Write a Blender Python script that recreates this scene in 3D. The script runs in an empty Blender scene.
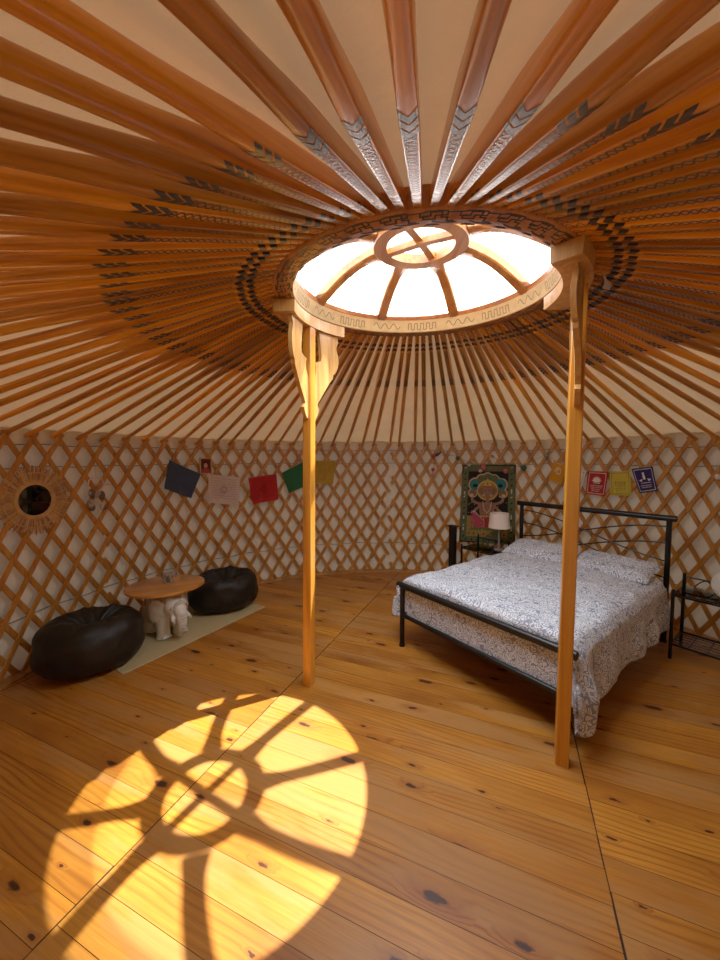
import bpy, bmesh, math, random
from mathutils import Vector, Matrix, noise as mnoise
random.seed(7)
PI = math.pi
sc = bpy.context.scene
col = sc.collection
sin, cos = math.sin, math.cos
rad = math.radians

# ------------------------------------------------------------------ numbers of the place (metres)
EYE = Vector((0, 0, 1.6)); PITCH = .06; FPX = 361.0
YC = Vector((.345, 2.12, 0)); RW = 3.0; HW = 1.75          # yurt centre, wall radius, wall height
CC = Vector((.345, 2.14, 2.525)); RI, RO = .72, .825        # crown ring: underside centre, inner and outer radius
TX, TY = .007, .059                                          # slight tilt of the crown

def ring_z(x, y): return CC.z + TX*(x-CC.x) + TY*(y-CC.y)
def ray(px, py):
    x = (px-360)/FPX; u = -(py-480)/FPX
    return Vector((x, cos(PITCH)+u*sin(PITCH), -sin(PITCH)+u*cos(PITCH)))
def wallpt(px, py, r=2.915):
    d = ray(px, py); c = Vector((YC.x, YC.y)); h = Vector((d.x, d.y))
    a = h.dot(h); b = h.dot(c); t = (b+math.sqrt(b*b-a*(c.dot(c)-r*r)))/a
    return d*t+EYE
def squash(az): return 1-.15*((1-cos(az))/2)**3            # the wall is a little flatter on the doorway side
def cyl(r, az, z, c=YC): r = r*squash(az); return Vector((c.x+r*sin(az), c.y+r*cos(az), z))

# ------------------------------------------------------------------ mesh builder
class MB:
    def __init__(s): s.v = []; s.f = []; s.m = []; s.uv = []; s.rnd = []
    def add(s, vs, fs, m=0, uvs=None, rnd=0.0):
        o = len(s.v); s.v += [tuple(p) for p in vs]
        for k, f in enumerate(fs):
            s.f.append([i+o for i in f]); s.m.append(m); s.rnd.append(rnd)
            s.uv.append([uvs[i] for i in f] if uvs else [(0, 0)]*len(f))
    def box(s, c, d, M=None, m=0):
        c = Vector(c); h = [x/2 for x in d]
        vs = [Vector((sx*h[0], sy*h[1], sz*h[2])) for sx in (-1, 1) for sy in (-1, 1) for sz in (-1, 1)]
        vs = [(M @ p if M else p)+c for p in vs]
        s.add(vs, [(0, 1, 3, 2), (4, 6, 7, 5), (0, 4, 5, 1), (2, 3, 7, 6), (0, 2, 6, 4), (1, 5, 7, 3)], m)
    def loft(s, rings, m=0, caps=True, closed=True, uvs=None):
        n = len(rings[0]); vs = [p for r in rings for p in r]; fs = []
        for i in range(len(rings)-1):
            for j in range(n if closed else n-1):
                k = (j+1) % n
                fs.append((i*n+j, i*n+k, (i+1)*n+k, (i+1)*n+j))
        s.add(vs, fs, m, uvs)
        if caps and closed:
            s.add(rings[0], [tuple(range(n))[::-1]], m); s.add(rings[-1], [tuple(range(n))], m)
    def tube(s, pts, r, n=10, m=0, caps=True, loop=False):
        pts = [Vector(p) for p in pts]; N = len(pts); rings = []; up = None
        for i, p in enumerate(pts):
            if loop: t = pts[(i+1) % N]-pts[i-1]
            else: t = pts[min(i+1, N-1)]-pts[max(i-1, 0)]
            t.normalize()
            if up is None: up = Vector((0, 0, 1)) if abs(t.z) < .9 else Vector((1, 0, 0))
            a = t.cross(up)
            if a.length < 1e-5: a = t.cross(Vector((0, 1, 0)))
            a.normalize(); b = a.cross(t).normalized(); up = b
            rr = r[i] if isinstance(r, (list, tuple)) else r
            rings.append([p+a*rr*cos(2*PI*k/n)+b*rr*sin(2*PI*k/n) for k in range(n)])
        if loop: rings.append(rings[0]); caps = False
        s.loft(rings, m, caps)
    def lathe(s, prof, n=48, c=(0, 0, 0), m=0, closed=False):
        c = Vector(c); P = list(prof)+([prof[0]] if closed else [])
        rings = [[c+Vector((r*cos(2*PI*k/n), r*sin(2*PI*k/n), z)) for k in range(n)] for r, z in P]
        s.loft(rings, m, caps=False)
    def ell(s, c, r, n=20, k=12, M=None, m=0, e=1.0):
        c = Vector(c); rings = []
        def pw(x): return math.copysign(abs(x)**e, x)
        for i in range(k+1):
            a = -PI/2+PI*i/k; a = max(-PI/2+.02, min(PI/2-.02, a)); ring = []
            for j in range(n):
                b = 2*PI*j/n
                p = Vector((r[0]*pw(cos(a))*pw(cos(b)), r[1]*pw(cos(a))*pw(sin(b)), r[2]*pw(sin(a))))
                ring.append((M @ p if M else p)+c)
            rings.append(ring)
        s.loft(rings, m)
    def prism(s, poly, fn, t0, t1, m=0):
        """poly in (a, b); fn(a, b, t) -> point; front cap at t0, back at t1"""
        n = len(poly); A = [fn(a, b, t0) for a, b in poly]; B = [fn(a, b, t1) for a, b in poly]
        s.add(A+B, [tuple(range(n)), tuple(range(2*n-1, n-1, -1))]+[(i, i+n, (i+1) % n+n, (i+1) % n) for i in range(n)], m)
    def poly(s, pts, m=0): s.add(pts, [tuple(range(len(pts)))], m)
    def ribbon(s, pts, w, nrm, m=0, loop=False):
        """flat ribbon of width w along pts; nrm(i) -> surface normal"""
        N = len(pts); vs = []
        for i in range(N):
            t = (pts[(i+1) % N]-pts[i-1]) if loop else (pts[min(i+1, N-1)]-pts[max(i-1, 0)])
            a = t.cross(nrm(i)).normalized()*(w/2); vs += [pts[i]-a, pts[i]+a]
        fs = [(2*i, 2*i+1, 2*i+3, 2*i+2) for i in range(N-1)]
        if loop: fs.append((2*N-2, 2*N-1, 1, 0))
        s.add(vs, fs, m)
    def grid(s, fn, nu, nv, m=0, uvf=None):
        vs = [fn(i/nu, j/nv) for i in range(nu+1) for j in range(nv+1)]
        uv = [(uvf(i/nu, j/nv) if uvf else (i/nu, j/nv)) for i in range(nu+1) for j in range(nv+1)]
        s.add(vs, [(i*(nv+1)+j, (i+1)*(nv+1)+j, (i+1)*(nv+1)+j+1, i*(nv+1)+j+1) for i in range(nu) for j in range(nv)], m, uv)
    def mesh(s, name, mats, smooth=True, angle=40, fix=True):
        me = bpy.data.meshes.new(name); me.from_pydata(s.v, [], s.f)
        for m in (mats if isinstance(mats, (list, tuple)) else [mats]): me.materials.append(m)
        uvl = me.uv_layers.new(name='UVMap'); flat = []
        for u in s.uv:
            for p in u: flat += [p[0], p[1]]
        uvl.data.foreach_set('uv', flat)
        at = me.attributes.new('rnd', 'FLOAT', 'FACE'); at.data.foreach_set('value', s.rnd)
        me.polygons.foreach_set('material_index', s.m)
        if fix:
            bm = bmesh.new(); bm.from_mesh(me); bmesh.ops.recalc_face_normals(bm, faces=bm.faces); bm.to_mesh(me); bm.free()
        if smooth:
            me.polygons.foreach_set('use_smooth', [True]*len(me.polygons)); me.set_sharp_from_angle(angle=rad(angle))
        me.update(); return me
    def obj(s, name, mats, parent=None, loc=(0, 0, 0), rotz=0, **k):
        o = bpy.data.objects.new(name, s.mesh(name, mats, **k)); col.objects.link(o)
        o.parent = parent; o.location = loc; o.rotation_euler = (0, 0, rotz); return o

def tag(o, label, cat, group=None, kind=None):
    o['label'] = label; o['category'] = cat
    if group: o['group'] = group
    if kind: o['kind'] = kind
    return o
def thing(name, label, cat, loc=(0, 0, 0), rotz=0, group=None):
    o = bpy.data.objects.new(name, None); col.objects.link(o); o.empty_display_size = .1
    o.location = loc; o.rotation_euler = (0, 0, rotz); return tag(o, label, cat, group)
def struct(o, label=None):
    o['kind'] = 'structure'
    if label: o['label'] = label
    return o

# ------------------------------------------------------------------ materials
class N:
    def __init__(s, name):
        s.mat = bpy.data.materials.new(name); s.mat.use_nodes = True; s.t = s.mat.node_tree; s.t.nodes.clear()
        s.out = s.n('ShaderNodeOutputMaterial'); s.b = s.n('ShaderNodeBsdfPrincipled'); s.l(s.b.outputs[0], s.out.inputs[0])
    def n(s, t, **k):
        x = s.t.nodes.new(t)
        for a, v in k.items(): setattr(x, a, v)
        return x
    def l(s, a, b): s.t.links.new(a, b)
    def put(s, sock, v):
        if isinstance(v, bpy.types.NodeSocket): s.l(v, sock)
        elif v is not None: sock.default_value = v
    def math(s, op, a, b=None, c=None, clamp=False):
        x = s.n('ShaderNodeMath', operation=op, use_clamp=clamp)
        s.put(x.inputs[0], a); s.put(x.inputs[1], b); s.put(x.inputs[2], c); return x.outputs[0]
    def mix(s, f, a, b, blend='MIX'):
        x = s.n('ShaderNodeMix', data_type='RGBA', blend_type=blend)
        s.put(x.inputs[0], f); s.put(x.inputs[6], c4(a)); s.put(x.inputs[7], c4(b)); return x.outputs[2]
    def coord(s, kind='Object', scale=(1, 1, 1), off=None):
        x = s.n('ShaderNodeTexCoord').outputs[kind]
        if off is not None:
            a = s.n('ShaderNodeVectorMath', operation='ADD'); s.l(x, a.inputs[0]); s.put(a.inputs[1], off); x = a.outputs[0]
        m = s.n('ShaderNodeVectorMath', operation='MULTIPLY'); s.l(x, m.inputs[0]); m.inputs[1].default_value = scale
        return m.outputs[0]
    def noise(s, v, scale, detail=3, rough=.5, dist=0):
        x = s.n('ShaderNodeTexNoise'); s.put(x.inputs['Vector'], v); x.inputs['Scale'].default_value = scale
        x.inputs['Detail'].default_value = detail; x.inputs['Roughness'].default_value = rough; x.inputs['Distortion'].default_value = dist
        return x.outputs[0]
    def ramp(s, f, stops):
        x = s.n('ShaderNodeValToRGB'); e = x.color_ramp.elements
        while len(e) < len(stops): e.new(.5)
        for q, (p, c) in zip(e, stops): q.position = p; q.color = c4(c)
        s.l(f, x.inputs[0]); return x.outputs[0]
    def bump(s, h, strength=.2, dist=.01):
        x = s.n('ShaderNodeBump'); x.inputs['Strength'].default_value = strength; x.inputs['Distance'].default_value = dist
        s.l(h, x.inputs['Height']); s.l(x.outputs[0], s.b.inputs['Normal'])
    def fin(s, color, rough=.5, metal=0, spec=.5, coat=0, coat_rough=.2):
        s.put(s.b.inputs['Base Color'], c4(color)); s.put(s.b.inputs['Roughness'], rough)
        s.b.inputs['Metallic'].default_value = metal; s.b.inputs['Specular IOR Level'].default_value = spec
        s.b.inputs['Coat Weight'].default_value = coat; s.b.inputs['Coat Roughness'].default_value = coat_rough
        return s.mat
def c4(c):
    if isinstance(c, bpy.types.NodeSocket) or c is None: return c
    return (c[0], c[1], c[2], 1.0) if len(c) == 3 else c

def plain(name, c, rough=.5, metal=0, var=.12, scale=30, bump=0, spec=.5, coat=0):
    m = N(name); v = m.coord('Object'); n = m.noise(v, scale, 3)
    d = tuple(x*(1-var*2) for x in c); b = tuple(min(1, x*(1+var)) for x in c)
    if bump: m.bump(n, bump, .004)
    return m.fin(m.mix(n, d, b), rough, metal, spec, coat)

def wood(name, dark, mid, light, axis=0, rough=.35, coat=.3, fine=1.0, vary=.5):
    m = N(name); oi = m.n('ShaderNodeObjectInfo').outputs['Random']
    off = m.n('ShaderNodeCombineXYZ')
    r1 = m.math('MULTIPLY', oi, 37.0)
    for i in range(3): m.l(r1, off.inputs[i])
    sc1 = [22*fine]*3; sc1[axis] = 1.6*fine
    sc2 = [110*fine]*3; sc2[axis] = 3*fine
    g1 = m.noise(m.coord('Object', sc1, off.outputs[0]), 1, 3, .55, .6)
    g2 = m.noise(m.coord('Object', sc2, off.outputs[0]), 1, 2, .5)
    f = m.math('ADD', m.math('MULTIPLY', g1, .7), m.math('MULTIPLY', g2, .3))
    c = m.ramp(f, [(.3, dark), (.5, mid), (.7, light)])
    rv = m.math('ADD', m.math('MULTIPLY', m.math('FRACT', m.math('MULTIPLY', oi, 91.7)), vary), 1-vary*.6)
    hv = m.n('ShaderNodeHueSaturation'); m.l(c, hv.inputs['Color']); m.l(rv, hv.inputs['Value'])
    m.bump(g2, .12, .003)
    return m.fin(hv.outputs[0], rough, coat=coat, coat_rough=.12)

M = {}
M['pole'] = wood('orange varnished pole wood', (.29, .074, .002), (.66, .240, .004), (.86, .39, .012), 0, .30, .35, vary=.6)
M['crown'] = wood('red brown crown wood', (.24, .075, .014), (.45, .16, .030), (.58, .25, .06), 1, .4, .3, .6, .2)
M['post'] = wood('amber post wood', (.45, .15, .014), (.66, .26, .024), (.76, .36, .045), 2, .33, .4, .8, .1)
M['bracket'] = wood('carved bracket wood', (.40, .16, .03), (.62, .32, .08), (.70, .45, .16), 2, .4, .3, .9, .1)
M['slat'] = wood('lattice slat wood', (.25, .085, .010), (.44, .18, .024), (.56, .26, .045), 2, .45, .15, .7, .1)
M['trim'] = wood('skirting wood', (.25, .10, .025), (.40, .18, .045), (.50, .25, .07), 0, .45, .2, .5, .1)
M['table'] = wood('tabletop wood', (.35, .12, .02), (.52, .21, .04), (.60, .28, .06), 0, .28, .5, .6, .1)
M['paint'] = plain('dark painted ornament', (.020, .014, .012), .35, coat=.3)
M['paint2'] = plain('grey brown painted line', (.10, .05, .025), .35, coat=.3)
M['gold'] = plain('pale yellow painted band', (.86, .64, .30), .45, var=.2, scale=18)
M['goldline'] = plain('grey green painted line', (.30, .22, .10), .45)
M['black'] = plain('black powder coated metal', (.0045, .0045, .005), .35, spec=.35, var=.05)
M['iron'] = plain('thin black wire', (.0045, .0045, .0045), .4, var=.05, spec=.35)
M['leather'] = None
M['white'] = plain('white cotton', (.75, .73, .70), .85, var=.05)
M['cord'] = plain('dark cord', (.06, .045, .03), .8)
M['cordw'] = plain('pale cord', (.45, .38, .28), .8)

def m_cloth(name, c, s1, wr, trans=0.0, tcol=(1, .8, .55)):
    m = N(name); v = m.coord('Object')
    big = m.noise(m.coord('Object', s1), 1, 4, .55, .4); w = m.n('ShaderNodeTexWave', wave_type='BANDS', bands_direction='Z')
    fine = m.noise(v, 160, 2)
    h = m.math('ADD', big, m.math('MULTIPLY', fine, .05))
    m.bump(h, wr, .03)
    colr = m.mix(big, tuple(x*.80 for x in c), tuple(min(1, x*1.12) for x in c))
    mat = m.fin(colr, .9, spec=.15)
    if trans:
        t = m.n('ShaderNodeBsdfTranslucent'); t.inputs[0].default_value = c4(tcol)
        x = m.n('ShaderNodeMixShader'); x.inputs[0].default_value = trans
        m.l(m.b.outputs[0], x.inputs[1]); m.l(t.outputs[0], x.inputs[2]); m.l(x.outputs[0], m.out.inputs[0])
    return mat
M['wallcloth'] = m_cloth('greyish cotton wall lining', (.66, .56, .43), (9, 9, 1.3), .5, .0035, (.9, .72, .5))
M['roofcloth'] = m_cloth('cream canvas roof lining', (.86, .67, .38), (3, 3, 3), .8, .0085, (.95, .66, .36))
M['outer'] = m_cloth('pale canvas outer cover', (.7, .68, .62), (3, 3, 3), .3)

def m_leather():
    m = N('black brown faux leather'); n = m.noise(m.coord('Object'), 9, 5, .6, .5); f = m.noise(m.coord('Object'), 220, 2)
    m.bump(m.math('ADD', n, m.math('MULTIPLY', f, .06)), .35, .02)
    return m.fin(m.mix(n, (.006, .0045, .003), (.012, .0095, .007)), .52, spec=.35)
M['leather'] = m_leather()

def m_floor():
    m = N('varnished pine boards'); uv = m.n('ShaderNodeTexCoord').outputs['UV']
    at = m.n('ShaderNodeAttribute', attribute_name='rnd', attribute_type='GEOMETRY').outputs['Fac']
    sp = m.n('ShaderNodeSeparateXYZ'); m.l(uv, sp.inputs[0]); u, v = sp.outputs[0], sp.outputs[1]
    def vec(su, sv, k):
        c = m.n('ShaderNodeCombineXYZ')
        m.l(m.math('ADD', m.math('MULTIPLY', u, su), m.math('MULTIPLY', at, 31.0*k)), c.inputs[0])
        m.l(m.math('ADD', m.math('MULTIPLY', v, sv), m.math('MULTIPLY', at, 17.0*k)), c.inputs[1])
        m.l(m.math('MULTIPLY', at, 9.0), c.inputs[2]); return c.outputs[0]
    # knots: sparse, elongated along the board
    vo = m.n('ShaderNodeTexVoronoi', feature='F1', voronoi_dimensions='2D'); m.l(vec(2.7, 7.6, 1), vo.inputs['Vector']); vo.inputs['Scale'].default_value = 1.0
    vs = m.n('ShaderNodeSeparateColor'); m.l(vo.outputs['Color'], vs.inputs[0])
    on = m.math('GREATER_THAN', vs.outputs[0], .56)
    size = m.math('ADD', m.math('MULTIPLY', m.math('POWER', vs.outputs[1], 3.0), .13), .035)
    wob = m.math('MULTIPLY', m.math('SUBTRACT', m.noise(vec(30, 60, 1), 1, 2), .5), .14)
    dist = m.math('ADD', vo.outputs['Distance'], wob)
    knot = m.math('MULTIPLY', m.math('SUBTRACT', 1, m.math('DIVIDE', dist, size), clamp=True), on)
    halo = m.math('MULTIPLY', m.math('SUBTRACT', 1, m.math('DIVIDE', dist, m.math('MULTIPLY', size, 3.2)), clamp=True), on)
    # growth rings: bands across the board, swirling round knots
    wsh = m.math('ADD', m.math('MULTIPLY', m.noise(vec(.75, 4, 2), 1, 2, .5), 3.2), m.math('MULTIPLY', halo, 1.3))
    bands = m.math('SINE', m.math('ADD', m.math('MULTIPLY', v, 210), m.math('MULTIPLY', wsh, 10.0)))
    bands = m.math('ADD', m.math('MULTIPLY', bands, .5), .5)
    bands = m.math('POWER', bands, 3.0)
    fine = m.noise(vec(6, 190, 1), 1, 3, .6)
    patch = m.noise(vec(1.1, 3.0, 3), 1, 3, .5)
    c = m.ramp(patch, [(.30, (.29, .098, .010)), (.48, (.44, .170, .018)), (.70, (.58, .25, .030))])
    c = m.mix(m.math('MULTIPLY', m.math('MULTIPLY', bands, m.math('SUBTRACT', m.noise(vec(.6, 2.2, 5), 1, 2, .5), .30, clamp=True)), 2.0, clamp=True), c, (.20, .058, .006))
    c = m.mix(m.math('MULTIPLY', m.math('SUBTRACT', fine, .35, clamp=True), 1.3), c, (.22, .07, .008))
    tint = m.ramp(at, [(0, (.74, .66, .62)), (.2, (1.02, .97, .80)), (.4, (.84, .80, .82)), (.6, (1.12, 1.08, .86)), (.8, (.90, .80, .70)), (1, (1.0, .98, 1.0))])
    c = m.mix(1.0, c, tint, 'MULTIPLY')
    worn = m.noise(vec(.9, 4.5, 4), 1, 5, .6)
    c = m.mix(m.math('MULTIPLY', m.math('MULTIPLY', m.math('SUBTRACT', worn, .49, clamp=True), 12.0, clamp=True), .62), c, (.37, .172, .048))
    c = m.mix(m.math('MULTIPLY', halo, .75), c, (.24, .060, .007))
    c = m.mix(m.math('MULTIPLY', knot, 2.6, clamp=True), c, (.045, .014, .005))
    ro = m.math('ADD', m.math('MULTIPLY', worn, .25), .30)
    m.bump(m.math('ADD', m.math('MULTIPLY', bands, .3), fine), .10, .002)
    return m.fin(c, ro, spec=.35, coat=.04, coat_rough=.2)
M['floor'] = m_floor()
M['gap'] = plain('dark gap between boards', (.03, .012, .004), .9)

def m_paisley():
    m = N('white and blue paisley cotton'); uv = m.n('ShaderNodeTexCoord').outputs['UV']
    dn = m.n('ShaderNodeTexNoise'); m.l(uv, dn.inputs['Vector']); dn.inputs['Scale'].default_value = 14; dn.inputs['Detail'].default_value = 2
    ad = m.n('ShaderNodeVectorMath', operation='MULTIPLY_ADD'); m.l(dn.outputs['Color'], ad.inputs[0]); ad.inputs[1].default_value = (.06, .06, 0); m.l(uv, ad.inputs[2])
    def rings(scale, freq, th):
        vo = m.n('ShaderNodeTexVoronoi', feature='F1'); m.l(ad.outputs[0], vo.inputs['Vector']); vo.inputs['Scale'].default_value = scale
        s = m.math('SINE', m.math('MULTIPLY', vo.outputs['Distance'], freq))
        return m.math('MULTIPLY', m.math('SUBTRACT', s, th), 4.0, clamp=True), vo.outputs['Distance']
    a, da = rings(15, 26, .05); b, db = rings(38, 18, .15)
    inner = m.math('LESS_THAN', da, .36)
    pat = m.math('ADD', m.math('MULTIPLY', a, inner), m.math('MULTIPLY', b, m.math('SUBTRACT', 1, m.math('MULTIPLY', inner, .65))), clamp=True)
    blue = m.mix(m.noise(uv, 5, 2), (.10, .12, .17), (.13, .18, .34))
    base = m.mix(m.noise(uv, 14, 2), (.60, .63, .70), (.78, .80, .84))
    m.bump(m.noise(uv, 34, 3, .6), .30, .012)
    return m.fin(m.mix(m.math('MULTIPLY', pat, .80), base, blue), .85, spec=.2)
M['paisley'] = m_paisley()

def m_rug():
    m = N('woven jute'); v = m.coord('Object')
    ck = m.n('ShaderNodeTexChecker'); m.l(v, ck.inputs[0]); ck.inputs['Scale'].default_value = 130
    n = m.noise(v, 60, 3, .6)
    m.bump(m.math('ADD', n, m.math('MULTIPLY', ck.outputs['Fac'], .6)), .5, .004)
    return m.fin(m.mix(n, m.mix(ck.outputs['Fac'], (.36, .27, .12), (.44, .34, .16)), (.54, .43, .22)), .9, spec=.1)
M['rug'] = m_rug()
M['rugedge'] = plain('pale woven edge', (.50, .40, .24), .9)
M['stone'] = plain('pale carved elephant glaze', (.72, .70, .62), .42, var=.14, scale=22, bump=.3)
M['stone2'] = plain('dark saddle glaze', (.55, .49, .38), .5, var=.25, scale=40, bump=.4)
M['bronze'] = plain('dull brown figurine', (.30, .25, .19), .5, var=.3, scale=60)
M['reed'] = plain('straw reed', (.60, .36, .13), .7, var=.25, scale=24)
M['reed2'] = plain('pinkish straw reed', (.40, .19, .10), .7, var=.25, scale=24)
M['mirror'] = plain('mirror glass', (.09, .085, .075), .03, metal=1, var=.02)
M['shade'] = plain('cream lampshade fabric', (.80, .68, .58), .9, var=.04)
M['ceramic'] = plain('white ribbed ceramic', (.70, .68, .62), .5, var=.06)
M['greymetal'] = plain('grey lamp stem', (.22, .21, .19), .4)

def m_glass(name, tint, gloss):
    m = N(name); t = m.n('ShaderNodeBsdfTransparent'); t.inputs[0].default_value = c4(tint)
    g = m.n('ShaderNodeBsdfGlossy'); g.inputs['Roughness'].default_value = .05
    fr = m.n('ShaderNodeFresnel'); fr.inputs[0].default_value = 1.45
    x = m.n('ShaderNodeMixShader'); m.l(m.math('MULTIPLY', fr.outputs[0], gloss), x.inputs[0])
    m.l(t.outputs[0], x.inputs[1]); m.l(g.outputs[0], x.inputs[2]); m.l(x.outputs[0], m.out.inputs[0]); return m.mat
M['dome'] = m_glass('clear dome sheet', (.97, .97, .97), .6)
M['glass'] = m_glass('clear shelf glass', (.85, .90, .88), 1.0)

def flat(name, c, rough=.85): return plain(name, c, rough, var=.08, scale=40, spec=.2)
F = dict(blue=flat('dark blue flag cloth', (.040, .060, .115)), white=flat('pinkish white flag cloth', (.60, .48, .42)), red=flat('crimson flag cloth', (.42, .02, .02)),
         green=flat('green flag cloth', (.02, .11, .045)), yellow=flat('mustard flag cloth', (.42, .26, .03)), orange=flat('saffron flag cloth', (.62, .27, .015)),
         purple=flat('indigo flag cloth', (.035, .025, .13)), lemon=flat('lemon flag cloth', (.60, .47, .06)), print=flat('faded ink print', (.34, .22, .19)),
         cream=flat('cream print', (.80, .74, .62)), dark=flat('dark print', (.30, .19, .04)), rprint=flat('deep red print', (.22, .008, .01)),
         gprint=flat('deep green print', (.012, .06, .025)), bprint=flat('deep blue print', (.03, .04, .09)))

# ------------------------------------------------------------------ FLOOR
FD = rad(-22.5); fu = Vector((cos(FD), sin(FD))); fv = Vector((-sin(FD), cos(FD)))
def clip_circle(poly, R, n=72):
    c = Vector((YC.x*fu.x+YC.y*fu.y, YC.x*fv.x+YC.y*fv.y))
    for k in range(n):
        a = 2*PI*k/n; nx, ny = cos(a), sin(a); d = nx*c.x+ny*c.y+R; out = []
        for i in range(len(poly)):
            p, q = poly[i-1], poly[i]; dp = nx*p[0]+ny*p[1]-d; dq = nx*q[0]+ny*q[1]-d
            if (dp <= 0) != (dq <= 0):
                t = dp/(dp-dq); out.append((p[0]+(q[0]-p[0])*t, p[1]+(q[1]-p[1])*t))
            if dq <= 0: out.append(q)
        poly = out
        if len(poly) < 3: return None
    return poly
mb = MB(); rng = random.Random(3)
cols = [(-9, -3.2, .05), (-3.2, -1.40, .02), (-1.40, .38, .088), (.38, 2.16, .010), (2.16, 9, .07)]
for u0, u1, ph in cols:
    v = -2.2+ph; k = 0
    while v < 6.2:
        w = .134 if k % 3 else .128
        jog = .003*rng.random(); jog2 = -.003*rng.random()
        p = clip_circle([(u0+.0016+jog, v+.0010), (u1-.0016+jog2, v+.0010), (u1-.0016+jog2, v+w-.0010), (u0+.0016+jog, v+w-.0010)], RW+.06)
        if p:
            mb.add([Vector((fu.x*a+fv.x*b, fu.y*a+fv.y*b, 0)) for a, b in p], [tuple(range(len(p)))], 0, p, rng.random())
        v += w; k += 1
n = 72
mb.add([cyl(RW+.06, 2*PI*k/n, -.006) for k in range(n)], [tuple(range(n))], 1)
struct(mb.obj('floor', [M['floor'], M['gap']], smooth=False, fix=False), 'varnished pine board floor')

# ------------------------------------------------------------------ WALL LINING, ROOF LINING, SKIRTING
DOOR = 0.0
mb = MB(); n = 150
def az_at(t): return -PI+DOOR+t*(2*PI-2*DOOR)
def wall_fn(i, j):
    a = az_at(i); z = j*(HW+.12)
    r = RW+.012*mnoise.noise((a*22, z*1.2, 3))+.018*sin(a*84)*(.4+.6*j)*.35 - .015*(1-min(1, z/.12))
    return cyl(r, a, z)
mb.grid(wall_fn, 420, 16)
struct(mb.obj('wall_round', M['wallcloth'], fix=False), 'greyish cotton lining of the round wall')
mb = MB()
def roof_fn(i, j):
    a = i*2*PI
    top = Vector((CC.x+.79*sin(a), CC.y+.79*cos(a), 0)); top.z = ring_z(top.x, top.y)+.088
    bot = cyl(RW+.05, a, HW+.045)
    p = top.lerp(bot, min(1, j/.97))
    if j > .97: p.z -= (j-.97)/.03*.10
    sag = .020*mnoise.noise((p.x*2.2, p.y*2.2, 1))+.010*mnoise.noise((p.x*6, p.y*6, 5))
    p.z += (.012+abs(sag))*min(1, j*6)
    return p
mb.grid(roof_fn, 200, 40)
struct(mb.obj('ceiling', M['roofcloth'], fix=False), 'cream canvas roof lining behind the poles')
mb = MB(); rings = []
for k in range(141):
    a = az_at(k/140); rings.append([cyl(2.875, a, 0), cyl(2.875, a, .012), cyl(2.965, a, .020), cyl(2.975, a, .0)])
mb.loft(rings)
struct(mb.obj('baseboard_round', M['trim']), 'low wooden strip along the foot of the wall')
# lining cords that hold the cloth against the lattice
for z, lab in ((1.705, 'thin dark cord across the wall lining just under the pole ends'), (1.53, 'thin dark cord across the wall lining at the height of the flags'), (.40, 'thin dark cord across the wall lining low above the floor')):
    mb = MB(); mb.tube([cyl(2.972+.004*sin(a*.5), az, z+.006*sin(az*37)) for a, az in ((k, rad(-105+1.5*k)) for k in range(141))], .0032, 5)
    tag(mb.obj('lining_cord', M['cord']), lab, 'cord')

# ------------------------------------------------------------------ LATTICE
STEP = 3.6                                               # degrees between two pole feet
def head_list():
    L = [.97]
    while L[-1] < 68: L.append(L[-1]+3.42)
    a = .97
    while a > -84: a -= 3.72; L.insert(0, a)
    rest = 360-(L[-1]-L[0]); k = round(rest/3.88); d = rest/k
    for i in range(1, k): L.append(L[-1]+d)
    return L
HEADS = head_list()
def lattice(a0, a1, label):
    """one folding lattice section between two azimuths (degrees)"""
    mb = MB(); half = 1.80; ztop = HW+.015
    hs = [h for h in HEADS if a0-2 <= h <= a1+2]
    slope = .155/.0975                                   # rise per metre of run
    for sgn, r in ((1, 2.926), (-1, 2.943)):
        ks = list(range(-14, len(hs)+14))
        for k in ks:
            kk = min(max(k, 0), len(hs)-1); h = hs[kk]+(k-kk)*STEP
            pts = []; nseg = 16
            for i in range(nseg+1):
                z = ztop+.035-(ztop+.035-.012)*i/nseg
                run = (ztop-z)/slope*(hs[1]-hs[0])/(3.72)*1.0
                az = h-sgn*math.degrees(run/2.93)
                pts.append((az, z))
            pts = [q for q in pts if a0 <= q[0] <= a1]
            if len(pts) < 2: continue
            w, th = .0215, .0055
            dz = slope; L = math.hypot(1, dz); nx, nz = dz/L, sgn*-1/L      # across the slat
            rings = []
            for az, z in pts:
                c = cyl(r+.004*sin(az*.21), rad(az), z); tx = Vector((cos(rad(az)), -sin(rad(az)), 0)); rd = Vector((sin(rad(az)), cos(rad(az)), 0))
                ac = (tx*nx+Vector((0, 0, nz)))*w
                rings.append([c-ac*.75-rd*th*1.3, c+ac*.75-rd*th*1.3, c+ac+rd*th*.2, c+ac*.8+rd*th, c-ac*.8+rd*th, c-ac+rd*th*.2])
            mb.loft(rings)
    return tag(mb.obj('lattice_section', M['slat'], angle=35), label, 'lattice')
lattice(-112, -65.6, 'crossed wooden slat lattice section behind the round straw mirror')
lattice(-67.6, 1.5, 'crossed wooden slat lattice section behind the bean bags and cloth flags')
lattice(1.0, 84, 'crossed wooden slat lattice section behind the bed headboard and tapestry')

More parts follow.
